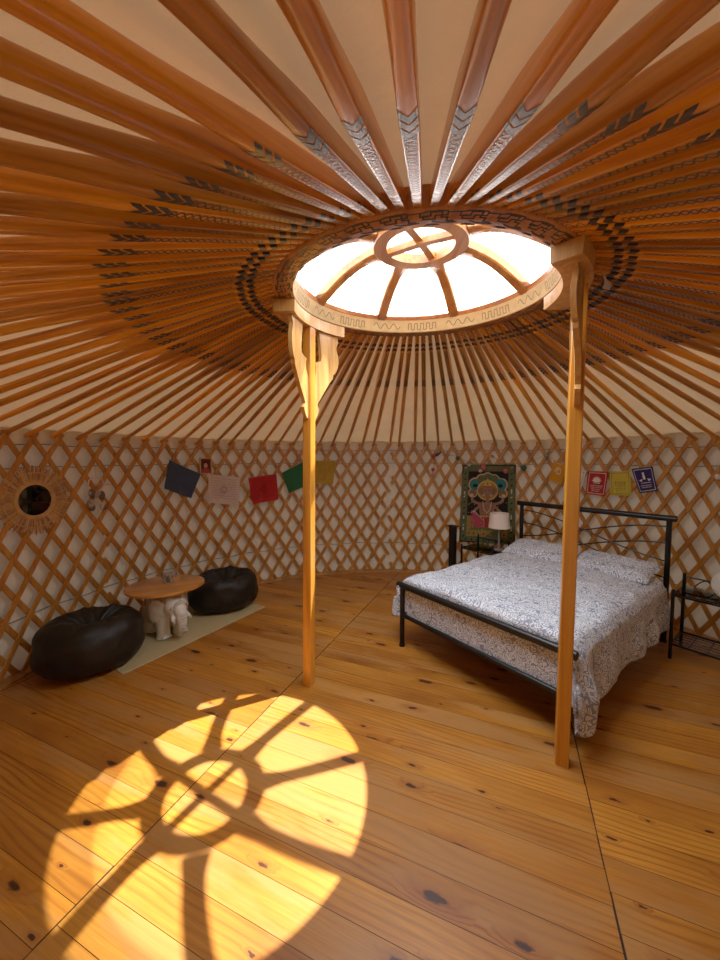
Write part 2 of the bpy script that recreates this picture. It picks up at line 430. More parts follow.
# ------------------------------------------------------------------ ROOF POLES
def pole_profile(x, L):
    """width, height, squareness at distance x from the crown"""
    def sm(a, b): t = min(1, max(0, (x-a)/(b-a))); return t*t*(3-2*t)
    w = .033+.005*sm(0, .7)+.002*sm(.75, 1.2)-.009*sm(1.5, L)
    h = .054-.002*sm(.2, .7)-.016*sm(.78, 1.1)-.007*sm(1.6, L)
    e = .22+.70*sm(.72, 1.02)
    return w/2, h/2, e
PL = 2.33
def pole_surf(x, ang, off=0, L=PL):
    w, h, e = pole_profile(x, L)
    def pw(v): return math.copysign(abs(v)**e, v)
    return Vector((x, (w+off)*pw(cos(ang)), (h+off)*pw(sin(ang))))
def pole_mesh(PL):
    surf = lambda x, a, off=0: pole_surf(x, a, off, PL)
    mb = MB(); xs = [0, .02]+[.1*k for k in range(1, 8)]+[.74, .78, .82, .86, .90, .95, 1.0]+[1.0+(PL-1.0)*k/14 for k in range(1, 15)]
    nn = 20
    angs = []
    for q in range(4):
        for t in (0, .5, .78, .9, 1.0): angs.append(q*PI/2+PI/2*(t if t < 1 else 1)) if t < 1 else None
    angs = sorted(set([q*PI/2+d for q in range(4) for d in (0, .35, .65, PI/4, PI/2-.65, PI/2-.35)]))
    rings = [[surf(x, a) for a in angs] for x in xs]
    mb.loft(rings, 0)
    # painted chevrons: dark bars round sides and underside
    def chev(x0, t, k=.03, m=1, e=.12):
        A = [PI+e+(PI-2*e)*i/18 for i in range(19)]      # side, underside, side
        vs = []
        for a in A:
            y = surf(x0, a).y/pole_profile(x0, PL)[0]; s = k*(1-abs(y)) if abs(y) < 1 else 0
            vs += [surf(x0-s, a, .0007), surf(x0+t-s, a, .0007)]
        mb.add(vs, [(2*i, 2*i+1, 2*i+3, 2*i+2) for i in range(18)], m)
    for x in (.700, .735, .770): chev(x, .026, .03, 1, .58)
    for x in (.15, .205): chev(x, .034, .016)
    # wavy ribbon along the underside
    for ph in (0, PI):
        pts = []
        for i in range(121):
            x = .255+(.69-.255)*i/120; w, h, e = pole_profile(x, PL)
            pts.append(Vector((x, .62*w*sin(i/120*2*PI*9+ph), -h-.0007)))
        mb.ribbon(pts, .0055, lambda i: Vector((0, 0, -1)), 2 if ph else 1)
    for ph in (0,):
        pts = [Vector((.03+.11*i/30, .6*.018*sin(i/30*2*PI*2.5), -pole_profile(.05, PL)[1]-.0007)) for i in range(31)]
        mb.ribbon(pts, .004, lambda i: Vector((0, 0, -1)), 1)
    return mb.mesh('roof_pole', [M['pole'], M['paint'], M['paint2']], angle=50, fix=True)
ORD = ['nearest', 'second', 'third', 'fourth', 'fifth', 'sixth', 'seventh', 'eighth', 'ninth', 'tenth', 'eleventh', 'twelfth', 'thirteenth', 'fourteenth', 'fifteenth', 'sixteenth', 'seventeenth', 'eighteenth', 'nineteenth', 'twentieth', 'twenty-first', 'twenty-second', 'twenty-third', 'twenty-fourth', 'twenty-fifth', 'twenty-sixth', 'twenty-seventh', 'twenty-eighth']
POSTL, POSTR = -64.9, 114.8
far = [h for h in HEADS if POSTL <= (h+180) % 360-180 <= POSTR]
near = [h for h in HEADS if h not in far]
near.sort(key=lambda h: (POSTL-h) % 360)                 # from the left post round the near rim to the right post
labels = {}
for lst, where in ((far, 'far'), (near, 'near')):
    n = len(lst)
    for i, h in enumerate(lst):
        l = i < n/2; o = ORD[i if l else n-1-i]; p = 'left' if l else 'right'
        labels[h] = ('orange roof pole with painted bands, %s to the %s post along the crown\'s %s rim' % (o, p, where)) if o == 'nearest' else \
                    ('orange roof pole with painted bands, %s from the %s post along the crown\'s %s rim' % (o, p, where))
pms = {}; rng = random.Random(11)
for i, h in enumerate(HEADS):
    a = rad(h)
    A = Vector((CC.x+(RO-.035)*sin(a), CC.y+(RO-.035)*cos(a), 0)); A.z = ring_z(A.x, A.y)+.046
    B = cyl(RW-.025, a+rad(rng.uniform(-.55, .55)), HW+.022+rng.uniform(-.006, .006))
    d = B-A; L = d.length; X = d.normalized(); Y = Vector((0, 0, 1)).cross(X).normalized(); Z = X.cross(Y)
    roll = Matrix.Rotation(rng.uniform(-.14, .14), 3, X); Y = roll @ Y; Z = roll @ Z
    q = round(L*12)/12
    if q not in pms: pms[q] = pole_mesh(q)
    o = bpy.data.objects.new('roof_pole', pms[q]); col.objects.link(o)
    mat = Matrix.Identity(4)
    for r_ in range(3):
        mat[r_][0] = X[r_]; mat[r_][1] = Y[r_]; mat[r_][2] = Z[r_]; mat[r_][3] = A[r_]
    o.matrix_world = mat @ Matrix.Diagonal((L/q, rng.uniform(.93, 1.08), rng.uniform(.95, 1.06), 1))
    tag(o, labels[h], 'roof pole', 'roof poles fanning out from the crown')

# ------------------------------------------------------------------ CROWN
crown = thing('crown_ring', 'round wooden roof crown with painted rim and eight spokes under a clear dome', 'skylight', CC)
crown.rotation_euler = (TY, -TX, 0)
def pol(r, az, z): return Vector((r*sin(az), r*cos(az), z))
HR_ = .092
mb = MB(); mb.lathe([(RI, .006), (RI+.006, 0), (RO-.006, 0), (RO, .006), (RO+.012, HR_), (.698, HR_)], 128, closed=True)
rim = mb.obj('rim', M['crown'], crown, angle=50)
# inner band: pale painted panels with a running key pattern
mb = MB(); nb = 16
mb.loft([[pol(RI-.0006-.020*j, 2*PI*k/128, .006+.080*j) for k in range(128)] for j in (0, 1)], 0, caps=False)
for b in range(nb):
    a0 = 2*PI*b/nb+.02; a1 = 2*PI*(b+1)/nb-.02
    for e in (a0, a1):
        for s in (-.006, .006): mb.ribbon([pol(RI-.0020-.0165*t, e+s*(1-abs(2*t-1))*1.2+s, .012+.066*t) for t in [i/6 for i in range(7)]], .0035, lambda i, e=e: -pol(1, e, 0), 1)
    if b % 2 == 0:
        L = []; q = 5
        for k in range(q):
            f0 = a0+.02+(a1-a0-.03)*k/q; f1 = a0+.02+(a1-a0-.03)*(k+1)/q; w = f1-f0
            L += [(f0, .022), (f0, .064), (f0+w*.5, .064), (f0+w*.5, .022)]
    else:
        L = [(a0+.03+(a1-a0-.06)*i/40, .045+.018*sin(i/40*6*PI)) for i in range(41)]
    P = [pol(RI-.0015-.25*(z-.006), a, z) for a, z in L]
    for p, q in zip(P[:-1], P[1:]):
        if (q-p).length > 1e-4: mb.ribbon([p, q], .0060, lambda i, p=p: -Vector((p.x, p.y, 0)).normalized(), 1)
mb.obj('painted_band', [M['gold'], M['goldline']], rim, smooth=False)
# knotwork border on the underside
mb = MB(); nk = 34; rc = (RI+RO)/2+.002; sr = .038
unit = [(0, -.7), (.18, -.7), (.18, -.1), (.34, -.1), (.34, .75), (.62, .75), (.62, .2), (.80, .2), (.80, -.35), (.5, -.35), (.5, .25), (.20, .25), (.20, .7), (-.12, .7), (-.12, .1), (-.30, .1)]
unit2 = [(.85, .7), (.70, .9), (.44, .95), (.22, .9)]
for k in range(nk):
    for U in (unit, unit2, [(x-.3, -y) for x, y in unit2]):
        P = [pol(rc+y*sr, 2*PI*(k+x)/nk, -.0009) for x, y in U]
        for p, q in zip(P[:-1], P[1:]):
            e = (q-p).normalized()*.0034; mb.ribbon([p-e, q+e], .0074, lambda i: Vector((0, 0, -1)), 0)
    mb.poly([pol(RI+.002, 2*PI*(k+x)/nk, -.0009) if y < 0 else pol(RI+.013, 2*PI*(k+x)/nk, -.0009) for x, y in ((.30, -1), (.80, -1), (.66, 1), (.44, 1))], 0)
mb.obj('knotwork_border', M['paint'], rim, smooth=False)
mb = MB(); mb.lathe([(.698, .0925), (.80, .0925), (.80, .118), (.698, .118)], 96, closed=True); mb.obj('dome_frame', M['crown'], crown, angle=40)
HZ = .272                                                # hub height above the underside
mb = MB(); mb.lathe([(.192, HZ), (.264, HZ-.004), (.272, HZ+.006), (.268, HZ+.05), (.197, HZ+.056)], 72, closed=True)
hub = mb.obj('hub', M['crown'], crown, angle=50)
for a in (30, 120):
    mb = MB(); A = pol(.20, rad(a), HZ+.028); B = pol(-.20, rad(a), HZ+.028); pts = [A.lerp(B, t/6)+Vector((0, 0, .008*sin(PI*t/6)-(.0 if a == 30 else .012))) for t in range(7)]
    side = pol(1, rad(a+90), 0)
    mb.loft([[p+side*x*.022+Vector((0, 0, z*.016)) for x, z in ((-1, -1), (1, -1), (1, 1), (-1, 1))] for p in pts])
    mb.obj('cross_bar', M['crown'], hub, angle=40)
for k in range(8):
    az = rad(-15+45*k); mb = MB(); side = pol(1, az+PI/2, 0); rings = []
    for i in range(15):
        t = i/14; r = .735-(.735-.275)*t; z = .085+(HZ+.026-.085)*(sin(t*PI/2)**.95)
        c = pol(r, az, z); tn = (pol(-(.745-.275), az, (HZ-.05)*cos(t*PI/2)*PI/2)).normalized(); up = side.cross(tn); up = up if up.z > 0 else -up
        w = .033+.004*(1-t)+.018*max(0, t-.80)/.20; hh = .024
        rings.append([c+side*x*w+up*y*hh for x, y in ((-.75, -1), (.75, -1), (1, -.7), (1, 1), (-1, 1), (-1, -.7))])
    mb.loft(rings)
    mb.obj('spoke', M['crown'], crown, angle=35)
mb = MB()
mb.lathe([(.80, .119), (.775, .14), (.70, .19), (.6, .25), (.48, .305), (.36, .345), (.24, .368), (.12, .376), (.005, .378)], 64)
mb.obj('dome_sheet', M['dome'], crown, angle=80)

# ------------------------------------------------------------------ POSTS
BR = [(.100, 2.475), (.116, 2.39), (.127, 2.31), (.118, 2.275), (.085, 2.262), (.055, 2.255), (.066, 2.225), (.062, 2.18), (.034, 2.14), (.030, 1.86), (.058, 1.872), (.082, 1.905), (.097, 1.938),
      (.075, 1.962), (.085, 1.985), (.15, 2.065), (.20, 2.13), (.232, 2.165), (.246, 2.175), (.245, 2.205), (.266, 2.215), (.290, 2.255), (.300, 2.30), (.296, 2.345), (.280, 2.385), (.276, 2.41), (.290, 2.425), (.297, 2.445), (.287, 2.475)]
def post(base, top_shift, label, zoff, straight=0):
    b = Vector(base); az = math.atan2(b.x-CC.x, b.y-CC.y); rp = math.hypot(b.x-CC.x, b.y-CC.y)
    zr = ring_z(b.x, b.y); zc = zr-.075
    t = thing('support_post', label, 'post', (b.x, b.y, 0))
    sh = Vector((top_shift[0], top_shift[1], 0)); h = .032; ch = .005
    ra = pol(1, az, 0); ta = pol(1, az+PI/2, 0)
    mb = MB(); oct_ = [(-h+ch, -h), (h-ch, -h), (h, -h+ch), (h, h-ch), (h-ch, h), (-h+ch, h), (-h, h-ch), (-h, -h+ch)]
    mb.loft([[sh*(z/zc)+ta*x+ra*y+Vector((0, 0, z)) for x, y in oct_] for z in [zc*k/10 for k in range(11)]])
    mb.obj('shaft', M['post'], t, angle=30)
    # arched cap block that follows the crown ring
    mb = MB(); rings = []
    for k in range(17):
        a = az+rad(-25.5+51*k/16); c = Vector((CC.x-b.x, CC.y-b.y, 0)); rg = []
        for r, dz in ((.722, -.072), (.846, -.072), (.852, -.002), (.720, -.002)):
            p = c+pol(r, a, 0); p.z = ring_z(p.x+b.x, p.y+b.y)+dz; rg.append(p)
        rings.append(rg)
    mb.loft(rings)
    mb.obj('cap_block', M['bracket'], t, angle=35)
    for s in (-1, 1):
        mb = MB(); 
        def fn(a_, z_, r_, s=s):
            a = az+s*a_/rp; p = Vector((CC.x-b.x, CC.y-b.y, 0))+pol(r_, a, 0); lo = z_+zoff
            if s == straight: p = ra*(r_-rp)+ta*(s*a_)
            p.z = lo if z_ < 2.46 else min(lo, ring_z(p.x+b.x, p.y+b.y)-.070)
            if z_ >= 2.46: p.z = ring_z(p.x+b.x, p.y+b.y)-.071
            return p+sh*.95
        mb.prism(BR, fn, rp-.0125, rp+.0125)
        # engraved groove lines on both faces
        inner = [(.14, 2.44), (.165, 2.37), (.18, 2.30), (.17, 2.22), (.12, 2.14), (.07, 2.06), (.05, 1.96)]
        inner2 = [(.24, 2.44), (.235, 2.39), (.255, 2.30), (.23, 2.23), (.18, 2.17), (.13, 2.10), (.09, 2.03)]
        for r_ in (rp-.0133, rp+.0133):
            for ln in (inner, inner2):
                mb.ribbon([fn(a_, z_, r_) for a_, z_ in ln], .006, lambda i: ra, 1)
        bo = mb.obj('carved_bracket', [M['bracket'], M['goldline']], t, angle=30)
    return t
post((-.362, 2.47), (.022, 0), 'amber wooden post with carved brackets, left one, standing near the sunlit floor', 0)
post((1.061, 1.812), (.012, 0), 'amber wooden post with carved brackets, right one, standing before the bed', -.01, -1)
mb = MB(); p0 = Vector((1.19, 1.83, 2.50))
mb.grid(lambda i, j: p0+Vector((.05*i+.012*sin(3*j), .02*i, -.065*j+.02*i*(1-j))), 6, 6)
tag(mb.obj('paper_scrap', M['white']), 'small white scrap of paper stuck among the poles beside the right post cap', 'paper')

# ------------------------------------------------------------------ BED
BL = Vector((.36, 3.0, 0)); BA = rad(36.87); BLEN, BW = 1.88, 1.32
def bedpt(x, y, z=0): return Vector((BL.x+.8*x-.6*y, BL.y+.6*x+.8*y, z))
bed = thing('bed_frame', 'black metal double bed frame with crossing arched headboard rods', 'bed', BL, BA)
def foot_cap(mb, p, r): mb.ell(p, (r, r, r), 12, 8)
hb = thing  # alias kept short
mb = MB(); mb.tube([(BLEN, .05, 1.085), (BLEN, -BW-.05, 1.085)], .026, 14); hb_rail = mb.obj('headboard_rail', M['black'], bed)
for y in (0, -BW):
    mb = MB(); mb.tube([(BLEN, y, 0), (BLEN, y, 1.08)], .021, 14); mb.tube([(BLEN, y, 0), (BLEN, y, .02)], .026, 14); mb.obj('leg', M['black'], bed)
for s in (0, 1):
    for h0, h1 in ((.073, .375), (.218, .52)):
        P = []
        for i in range(25):
            t = i/24; z = 1.085-h0-(h1-h0)*(t*t*(3-2*t)*.75+t*t*.25)
            y = -BW*t if s == 0 else -BW*(1-t)
            P.append((BLEN+(.006 if s else -.006), y, z))
        mb = MB(); mb.tube(P, .0065, 8); mb.obj('headboard_rod', M['iron'], hb_rail)
mb = MB(); mb.tube([(0, .05, .525), (0, -BW-.05, .525)], .026, 14); fb_rail = mb.obj('footboard_rail', M['black'], bed)
mb = MB(); mb.tube([(0, 0, .27), (0, -BW, .27)], .018, 12); mb.obj('lower_rail', M['black'], fb_rail)
for y in (0, -BW):
    mb = MB(); mb.tube([(0, y, 0), (0, y, .52)], .021, 14); mb.tube([(0, y, 0), (0, y, .02)], .026, 14); mb.obj('leg', M['black'], bed)
for y in (-.02, -BW+.02):
    mb = MB(); mb.box((BLEN/2, y, .27), (BLEN, .03, .05)); mb.obj('side_rail', M['black'], bed, smooth=False)
mb = MB()
for k in range(14): mb.box((.1+k*(BLEN-.2)/13, -BW/2, .285), (.05, BW-.06, .012))
mb.obj('bed_slats', M['black'], bed, smooth=False)
mb = MB(); mb.ell((.95, -BW/2, .418), (.90, BW/2-.01, .125), 40, 14, e=.28)
tag(mb.obj('mattress', M['white'], loc=BL, rotz=BA), 'white mattress showing at the head end of the bed under the duvet', 'mattress')

def duvet():
    mb = MB(); x1 = 1.70; la = .31; lb0, lb1 = .28, .385; W = BW; top = .575; rc = .07
    def fold(s):                                       # arc length past an edge -> (outward, drop)
        if s <= 0: return 0, 0
        q = rc*PI/2
        if s < q: a = s/rc; return rc*sin(a), rc*(1-cos(a))
        return rc, rc+(s-q)
    def fn(i, j):
        a = -la+(x1+la)*i; b = -lb0+(W+lb0+lb1)*j
        # bulge: the quilt is fuller in the middle
        ex, dx = fold(.05-a); 
        x = max(a, .05)-ex
        if b < 0.0+.04: ey, dy = fold(.04-b); y = -.04+ey; sd = 1
        elif b > W-.05: ey, dy = fold(b-(W-.05)); y = -(W-.05)-ey; sd = -1
        else: y = -b; dy = 0; sd = 0
        if sd == -1: dy *= 1+.30*math.exp(-((a-.04)/.13)**2)
        if dx > 0 and dy > 0: drop = max(dx, dy)+.10*min(dx, dy)*dx
        else: drop = max(dx, dy)
        z = top-drop
        n1 = mnoise.noise((a*3.2, b*3.2, 0)); n2 = mnoise.noise((a*8, b*8, 7)); n3 = mnoise.noise((a*17, b*17, 2))
        z += (.022*n1+.011*n2+.005*n3)*(1 if drop < .02 else .4)
        if dy > .06:
            k = min(1, (dy-.06)/.25)
            wv = .5+.5*sin(a*15+1.6*sin(a*5)+.8*n1)
            y += sd*((.012+.045*k*wv+.02*n2*k)*(1 if sd < 0 else .4)+(.05*k*math.exp(-((a-.12)/.13)**2) if sd < 0 else 0))
            z += (.035*wv-.01)*k
            if dx > .05: y += sd*.03*k; x -= .02*k+.03*n2*k
        if dx > .06 and dy <= .05: x += .012*n2+.006*n3
        if dx > .0 and dy <= .04: x = max(x, .030)
        # crown of the filling
        if drop == 0: z += .018*sin(PI*min(1, max(0, (b/W))))
        return Vector((x, y, max(z, .03)))
    mb.grid(fn, 110, 120, uvf=lambda i, j: (-la+(x1+la)*i, -lb0+(W+lb0+lb1)*j))
    o = mb.obj('duvet', M['paisley'], loc=BL, rotz=BA, angle=180, fix=False)
    s = o.modifiers.new('thick', 'SOLIDIFY'); s.thickness = .012; s.offset = -1
    return o
tag(duvet(), 'white and blue paisley duvet spread over the bed, hanging down its sides', 'duvet')
def pillow(y, rot, label):
    mb = MB()
    def fn(i, j):
        a = i*2-1; b = j*2-1
        prof = max(0, (1-abs(a)**3.2))**.55*max(0, (1-abs(b)**3.2))**.55
        x = .19*b*(1-.06*(1-abs(a))**.5*abs(b)); yy = .315*a*(1-.05*abs(a)*(1-abs(b)))
        w = .014*mnoise.noise((a*3, b*3, y*9))+.008*mnoise.noise((a*8, b*8, y*3))
        return x, yy, prof, w
    mb.grid(lambda i, j: (lambda q: Vector((q[0], q[1], .070*q[2]+q[3]*q[2])))(fn(i, j)), 34, 24, uvf=lambda i, j: (i*.64+y, j*.4))
    mb.grid(lambda i, j: (lambda q: Vector((q[0], q[1], -.05*q[2])))(fn(i, j)), 34, 24, uvf=lambda i, j: (i*.64+y, j*.4))
    o = mb.obj('pillow', M['paisley'], loc=bedpt(1.64, y, .635), rotz=BA+rot, angle=180, fix=True)
    o.rotation_euler = (0, -.22, BA+rot)
    return tag(o, label, 'pillow', 'paisley pillows at the headboard')
pillow(-.325, .05, 'paisley pillow on the far side of the bed, beside the lamp and tapestry')
pillow(-.99, -.05, 'paisley pillow on the near side of the bed, right of the wooden post')

# ------------------------------------------------------------------ NIGHTSTANDS
def nightstand(x0, y0, sgn, label):
    """x0: front (foot side) leg, y0: bed-far or bed-near leg line; sgn: direction of its width"""
    t = thing('nightstand', label, 'nightstand', bedpt(x0, y0), BA, 'black metal nightstands either side of the bed')
    D, Wd = .33, .42*sgn
    for x, y, h in ((0, 0, .55), (0, Wd, .55), (D, 0, .62), (D, Wd, .62)):
        mb = MB(); mb.tube([(x, y, 0), (x, y, h)], .0125, 10); mb.ell((x, y, h), (.014, .014, .014), 10, 8); mb.obj('leg', M['black'], t)
    fr = []
    for z in (.515, .12):
        mb = MB(); q = [(0, 0, z), (0, Wd, z), (D, Wd, z), (D, 0, z)]
        rings = []
        for k, (x, y, zz) in enumerate(q):
            ix, iy = (1 if x == 0 else -1), (1 if y == 0 else -1)*sgn; e = .007
            rings.append([Vector((x-ix*e, y-iy*e, zz-e)), Vector((x+ix*e, y+iy*e, zz-e)), Vector((x+ix*e, y+iy*e, zz+e)), Vector((x-ix*e, y-iy*e, zz+e))])
        mb.loft(rings+[rings[0]], caps=False); fr.append(mb.obj('shelf_frame', M['black'], t, smooth=False))
    mb = MB(); mb.tube([(D, 0, .60), (D, Wd, .60)], .007, 8)
    gd = mb.obj('back_guard', M['iron'], t)
    mb = MB(); P = [(D, Wd*(.15+.7*k/20), .525+.07*abs(sin(PI*k/10))) for k in range(21)]; mb.tube(P, .005, 6); mb.obj('scroll_rod', M['iron'], gd)
    mb = MB(); mb.box((D/2, Wd/2, .527), (D-.004, abs(Wd)-.004, .006)); mb.obj('glass_shelf', M['glass'], fr[0], smooth=False)
    for k in range(1, 6): mb = MB(); mb.tube([(D*k/6, 0, .12), (D*k/6, Wd, .12)], .004, 6); mb.obj('shelf_wire', M['iron'], fr[1])
    for k in range(1, 4): mb = MB(); mb.tube([(0, Wd*k/4, .12), (D, Wd*k/4, .12)], .004, 6); mb.obj('shelf_wire', M['iron'], fr[1])
    return t
nightstand(1.50, .54, -1, 'black wire nightstand on the far side of the bed, under the tapestry')
nightstand(1.585, -1.43, -1, 'black metal nightstand with glass shelf at the right edge, beside the bed')
lamp = thing('table_lamp', 'small table lamp with cream drum shade before the tapestry', 'lamp', bedpt(1.70, .17, .531), BA)
mb = MB(); mb.lathe([(.001, 0), (.055, 0), (.055, .012), (.018, .022), (.011, .04), (.011, .25), (.016, .255), (.016, .27), (.001, .27)], 20); mb.obj('lamp_base', M['greymetal'], lamp)
mb = MB(); mb.lathe([(.118, .265), (.104, .435), (.101, .435), (.115, .265)], 40, closed=True); mb.obj('lamp_shade', M['shade'], lamp, angle=60)
g = thing('globe_lamp', 'white ribbed ceramic globe lamp on the right nightstand', 'lamp', bedpt(1.74, -1.75, .531), BA)
mb = MB(); prof = [(.001, 0), (.07, 0)]
for k in range(91):
    a = -PI/2+.55+(PI-1.0)*k/90; prof.append(((.128+.0035*sin(k*1.4))*cos(a), .112+.118*sin(a)))
prof += [(.05, .222), (.001, .222)]
mb.lathe(prof, 40); mb.obj('ribbed_body', M['ceramic'], g, angle=80)
mb = MB(); mb.lathe([(.052, .218), (.052, .234), (.001, .236)], 24); mb.obj('top_cap', M['ceramic'], g)
bc = thing('black_column', 'narrow upright black column on the floor left of the far nightstand', 'column', bedpt(1.55, .70), BA)
mb = MB(); mb.tube([(0, 0, .02), (0, 0, .74)], .036, 16); mb.obj('shaft', M['black'], bc)
mb = MB(); mb.tube([(.0, .052, .02), (.0, .052, .75)], .022, 12); mb.obj('side_bar', M['black'], bc)
mb = MB(); mb.box((0, .012, .752), (.078, .118, .014)); mb.obj('top_plate', M['black'], bc, smooth=False)
mb = MB(); mb.box((0, .012, .012), (.13, .17, .024)); mb.obj('foot_plate', M['black'], bc, smooth=False)

# ------------------------------------------------------------------ BEAN BAGS, RUG, TABLE
def beanbag(c, rx, ry, h, rot, seed, label):
    mb = MB(); n, k = 110, 64
    def surf(i, j):
        b = 2*PI*i; a = -PI/2+PI*j; e = .72
        def pw(v, e): return math.copysign(abs(v)**e, v)
        rr = pw(cos(a), .50); zz = pw(sin(a), .62)
        wr = 1+.05*mnoise.noise((cos(b)*1.3+seed, sin(b)*1.3, zz*1.1))-.05*max(0, zz)
        x = rx*rr*cos(b)*wr; y = ry*rr*sin(b)*wr; z = h*.46+h*.46*zz
        q = math.hypot(x/rx, y/ry)
        if zz > -.2:                                   # sunken, gathered top with radiating creases
            up = min(1, (zz+.2)/.5)
            ox, oy = x/rx-.12*cos(seed), y/ry-.12*sin(seed); qq = math.hypot(ox, oy); bb = math.atan2(oy, ox)
            z -= up*h*.30*math.exp(-(qq/.42)**2)
            z += up*h*.07*math.exp(-((qq-.66)/.2)**2)*(.5+.9*mnoise.noise((cos(bb)*1.5+seed, sin(bb)*1.5, 4)))
            wv = mnoise.noise((cos(bb)*3.4, sin(bb)*3.4, seed*3))+.6*mnoise.noise((cos(bb)*8, sin(bb)*8, seed+qq*1.5))
            z += up*.050*wv*math.exp(-((qq-.42)/.27)**2)
            z += up*.020*mnoise.noise((x*16, y*16, seed))*math.exp(-(qq/.5)**2)
        z += .012*mnoise.noise((cos(b)*2.5, sin(b)*2.5, zz*5+seed))*(1-abs(zz))
        rwob = 1+.016*mnoise.noise((cos(b)*5, sin(b)*5, zz*2.5+seed)); x *= rwob; y *= rwob
        x += .010*mnoise.noise((x*9, y*9, z*14+seed)); y += .010*mnoise.noise((x*9, z*14, y*9+seed))
        return Vector((x, y, max(z, 0)))
    mb.grid(surf, n, k)
    o = mb.obj('bean_bag', M['leather'], loc=c, rotz=rot, angle=180, fix=True)
    return tag(o, label, 'bean bag')
beanbag((-2.09, 2.72, .010), .355, .325, .415, .45, 1.0, 'large black leather bean bag at the left, nearest the camera, by the mirror wall')
beanbag((-1.47, 3.83, .010), .36, .32, .395, .6, 5.0, 'black leather bean bag right of the elephant table, at the far end of the rug')
ru = Vector((.5166, .8562, 0)); rv = Vector((-.8562, .5166, 0)); R0 = Vector((-1.755, 2.585, 0))
mb = MB()
def rugf(i, j):
    p = R0+ru*(1.41*i)+rv*(.70*j); return Vector((p.x, p.y, .006+.0015*mnoise.noise((p.x*6, p.y*6, 0))))
mb.grid(rugf, 40, 24)
rings = [R0, R0+ru*1.41, R0+ru*1.41+rv*.70, R0+rv*.70]
for p, q in zip(rings, rings[1:]+rings[:1]): mb.tube([p+Vector((0, 0, .004)), q+Vector((0, 0, .004))], .0045, 6, 1)
tag(mb.obj('jute_rug', [M['rug'], M['rugedge']], fix=False), 'pale woven jute rug under the elephant table and bean bags', 'rug')

def elephant_body(mb, raised=False):
    mb.ell((-.045, 0, .245), (.165, .135, .140)); mb.ell((-.14, 0, .24), (.085, .115, .13)); mb.ell((.05, 0, .25), (.10, .12, .13))
    for x, y in ((.085, .072), (.085, -.072), (-.13, .072), (-.13, -.072)):
        mb.tube([(x, y, .22), (x, y, .10), (x+.004, y, .035), (x+.010, y, 0)], [.064, .056, .056, .066], 16)
        for k in (-1, 0, 1): mb.ell((x+.062, y+.030*k, .018), (.014, .014, .018), 10, 6)
    mb.ell((.165, 0, .285), (.095, .100, .098)); mb.ell((.155, .042, .345), (.055, .050, .045)); mb.ell((.155, -.042, .345), (.055, .050, .045))
    if raised: mb.tube([(.21, 0, .30), (.26, 0, .27), (.30, 0, .30), (.315, 0, .38), (.29, 0, .44), (.30, 0, .48)], [.050, .040, .034, .030, .028, .032], 12)
    else: mb.tube([(.225, 0, .285), (.268, 0, .235), (.280, 0, .165), (.270, 0, .10), (.24, 0, .06), (.205, 0, .06), (.19, 0, .09)], [.058, .050, .042, .036, .032, .028, .026], 12)
    for s in (-1, 1):
        mb.tube([(.225, s*.052, .235), (.265, s*.072, .20), (.295, s*.072, .19), (.31, s*.066, .21)], [.020, .016, .013, .007], 8)
        Mr = Matrix.Rotation(s*-.55, 3, 'Z')
        mb.ell((.095, s*.128, .275), (.078, .018, .090), 16, 10, Mr); mb.ell((.075, s*.140, .215), (.045, .016, .060), 14, 8, Mr)
    mb.tube([(-.215, 0, .29), (-.24, 0, .24), (-.235, 0, .15)], [.016, .012, .014], 8)
def remesh(o, v):
    m = o.modifiers.new('fuse', 'REMESH'); m.mode = 'VOXEL'; m.voxel_size = v; m.use_smooth_shade = True
    s = o.modifiers.new('soft', 'SMOOTH'); s.factor = .5; s.iterations = 3
TC = Vector((-1.775, 3.235, .0075)); ta_ = math.atan2(-.60, .80)
tb = thing('side_table', 'round wooden tabletop carried on a pale carved elephant', 'table', TC, ta_)
mb = MB(); elephant_body(mb); eb = o = mb.obj('elephant_base', M['stone'], tb, angle=180); remesh(o, .0065)
mb = MB(); mb.ell((-.045, 0, .262), (.118, .144, .128), 32, 16, e=.8)
for s in (-1, 1):
    mb.box((-.045, s*.140, .20), (.20, .012, .10))
    for k in range(8): mb.ell((-.13+.0245*k, s*.142, .145), (.010, .010, .014), 8, 6)
o = mb.obj('saddle_cloth', M['stone2'], eb, angle=60)
mb = MB(); mb.lathe([(.001, .385), (.085, .385), (.10, .40), (.10, .415), (.001, .415)], 32, c=(-.02, 0, 0)); mb.obj('top_pad', M['stone'], eb)
mb = MB(); mb.ell((.248, .0, .30), (.018, .055, .055), 14, 10)
for s in (-1, 1): mb.ell((.240, s*.068, .300), (.014, .012, .014), 10, 8)
for k in range(6): mb.ell((.303-.000*k, 0, .235-.022*k), (.018, .030-.002*k, .007), 10, 6)
mb.obj('carved_headpiece', M['stone2'], eb)
mb = MB(); rings = []
for r, z in ((.0, .416), (.96, .416), (1, .421), (1, .440), (.975, .446), (0, .446)):
    rings.append([Vector((
        .325*max(r, .002)*cos(2*PI*k/64)*(1+.012*sin(3*2*PI*k/64)), .275*max(r, .002)*sin(2*PI*k/64), z)) for k in range(64)])
mb.loft(rings, caps=False)
mb.obj('tabletop', M['table'], tb, rotz=-ta_+rad(24), angle=40)
mb = MB(); elephant_body(mb, True)
o = mb.obj('elephant_figurine', M['bronze'], loc=TC+Vector((-.005, .06, .447)), rotz=.25, angle=180); remesh(o, .009); o.scale = (.235, .235, .235)
tag(o, 'tiny brown elephant figurine standing on the round tabletop', 'figurine')

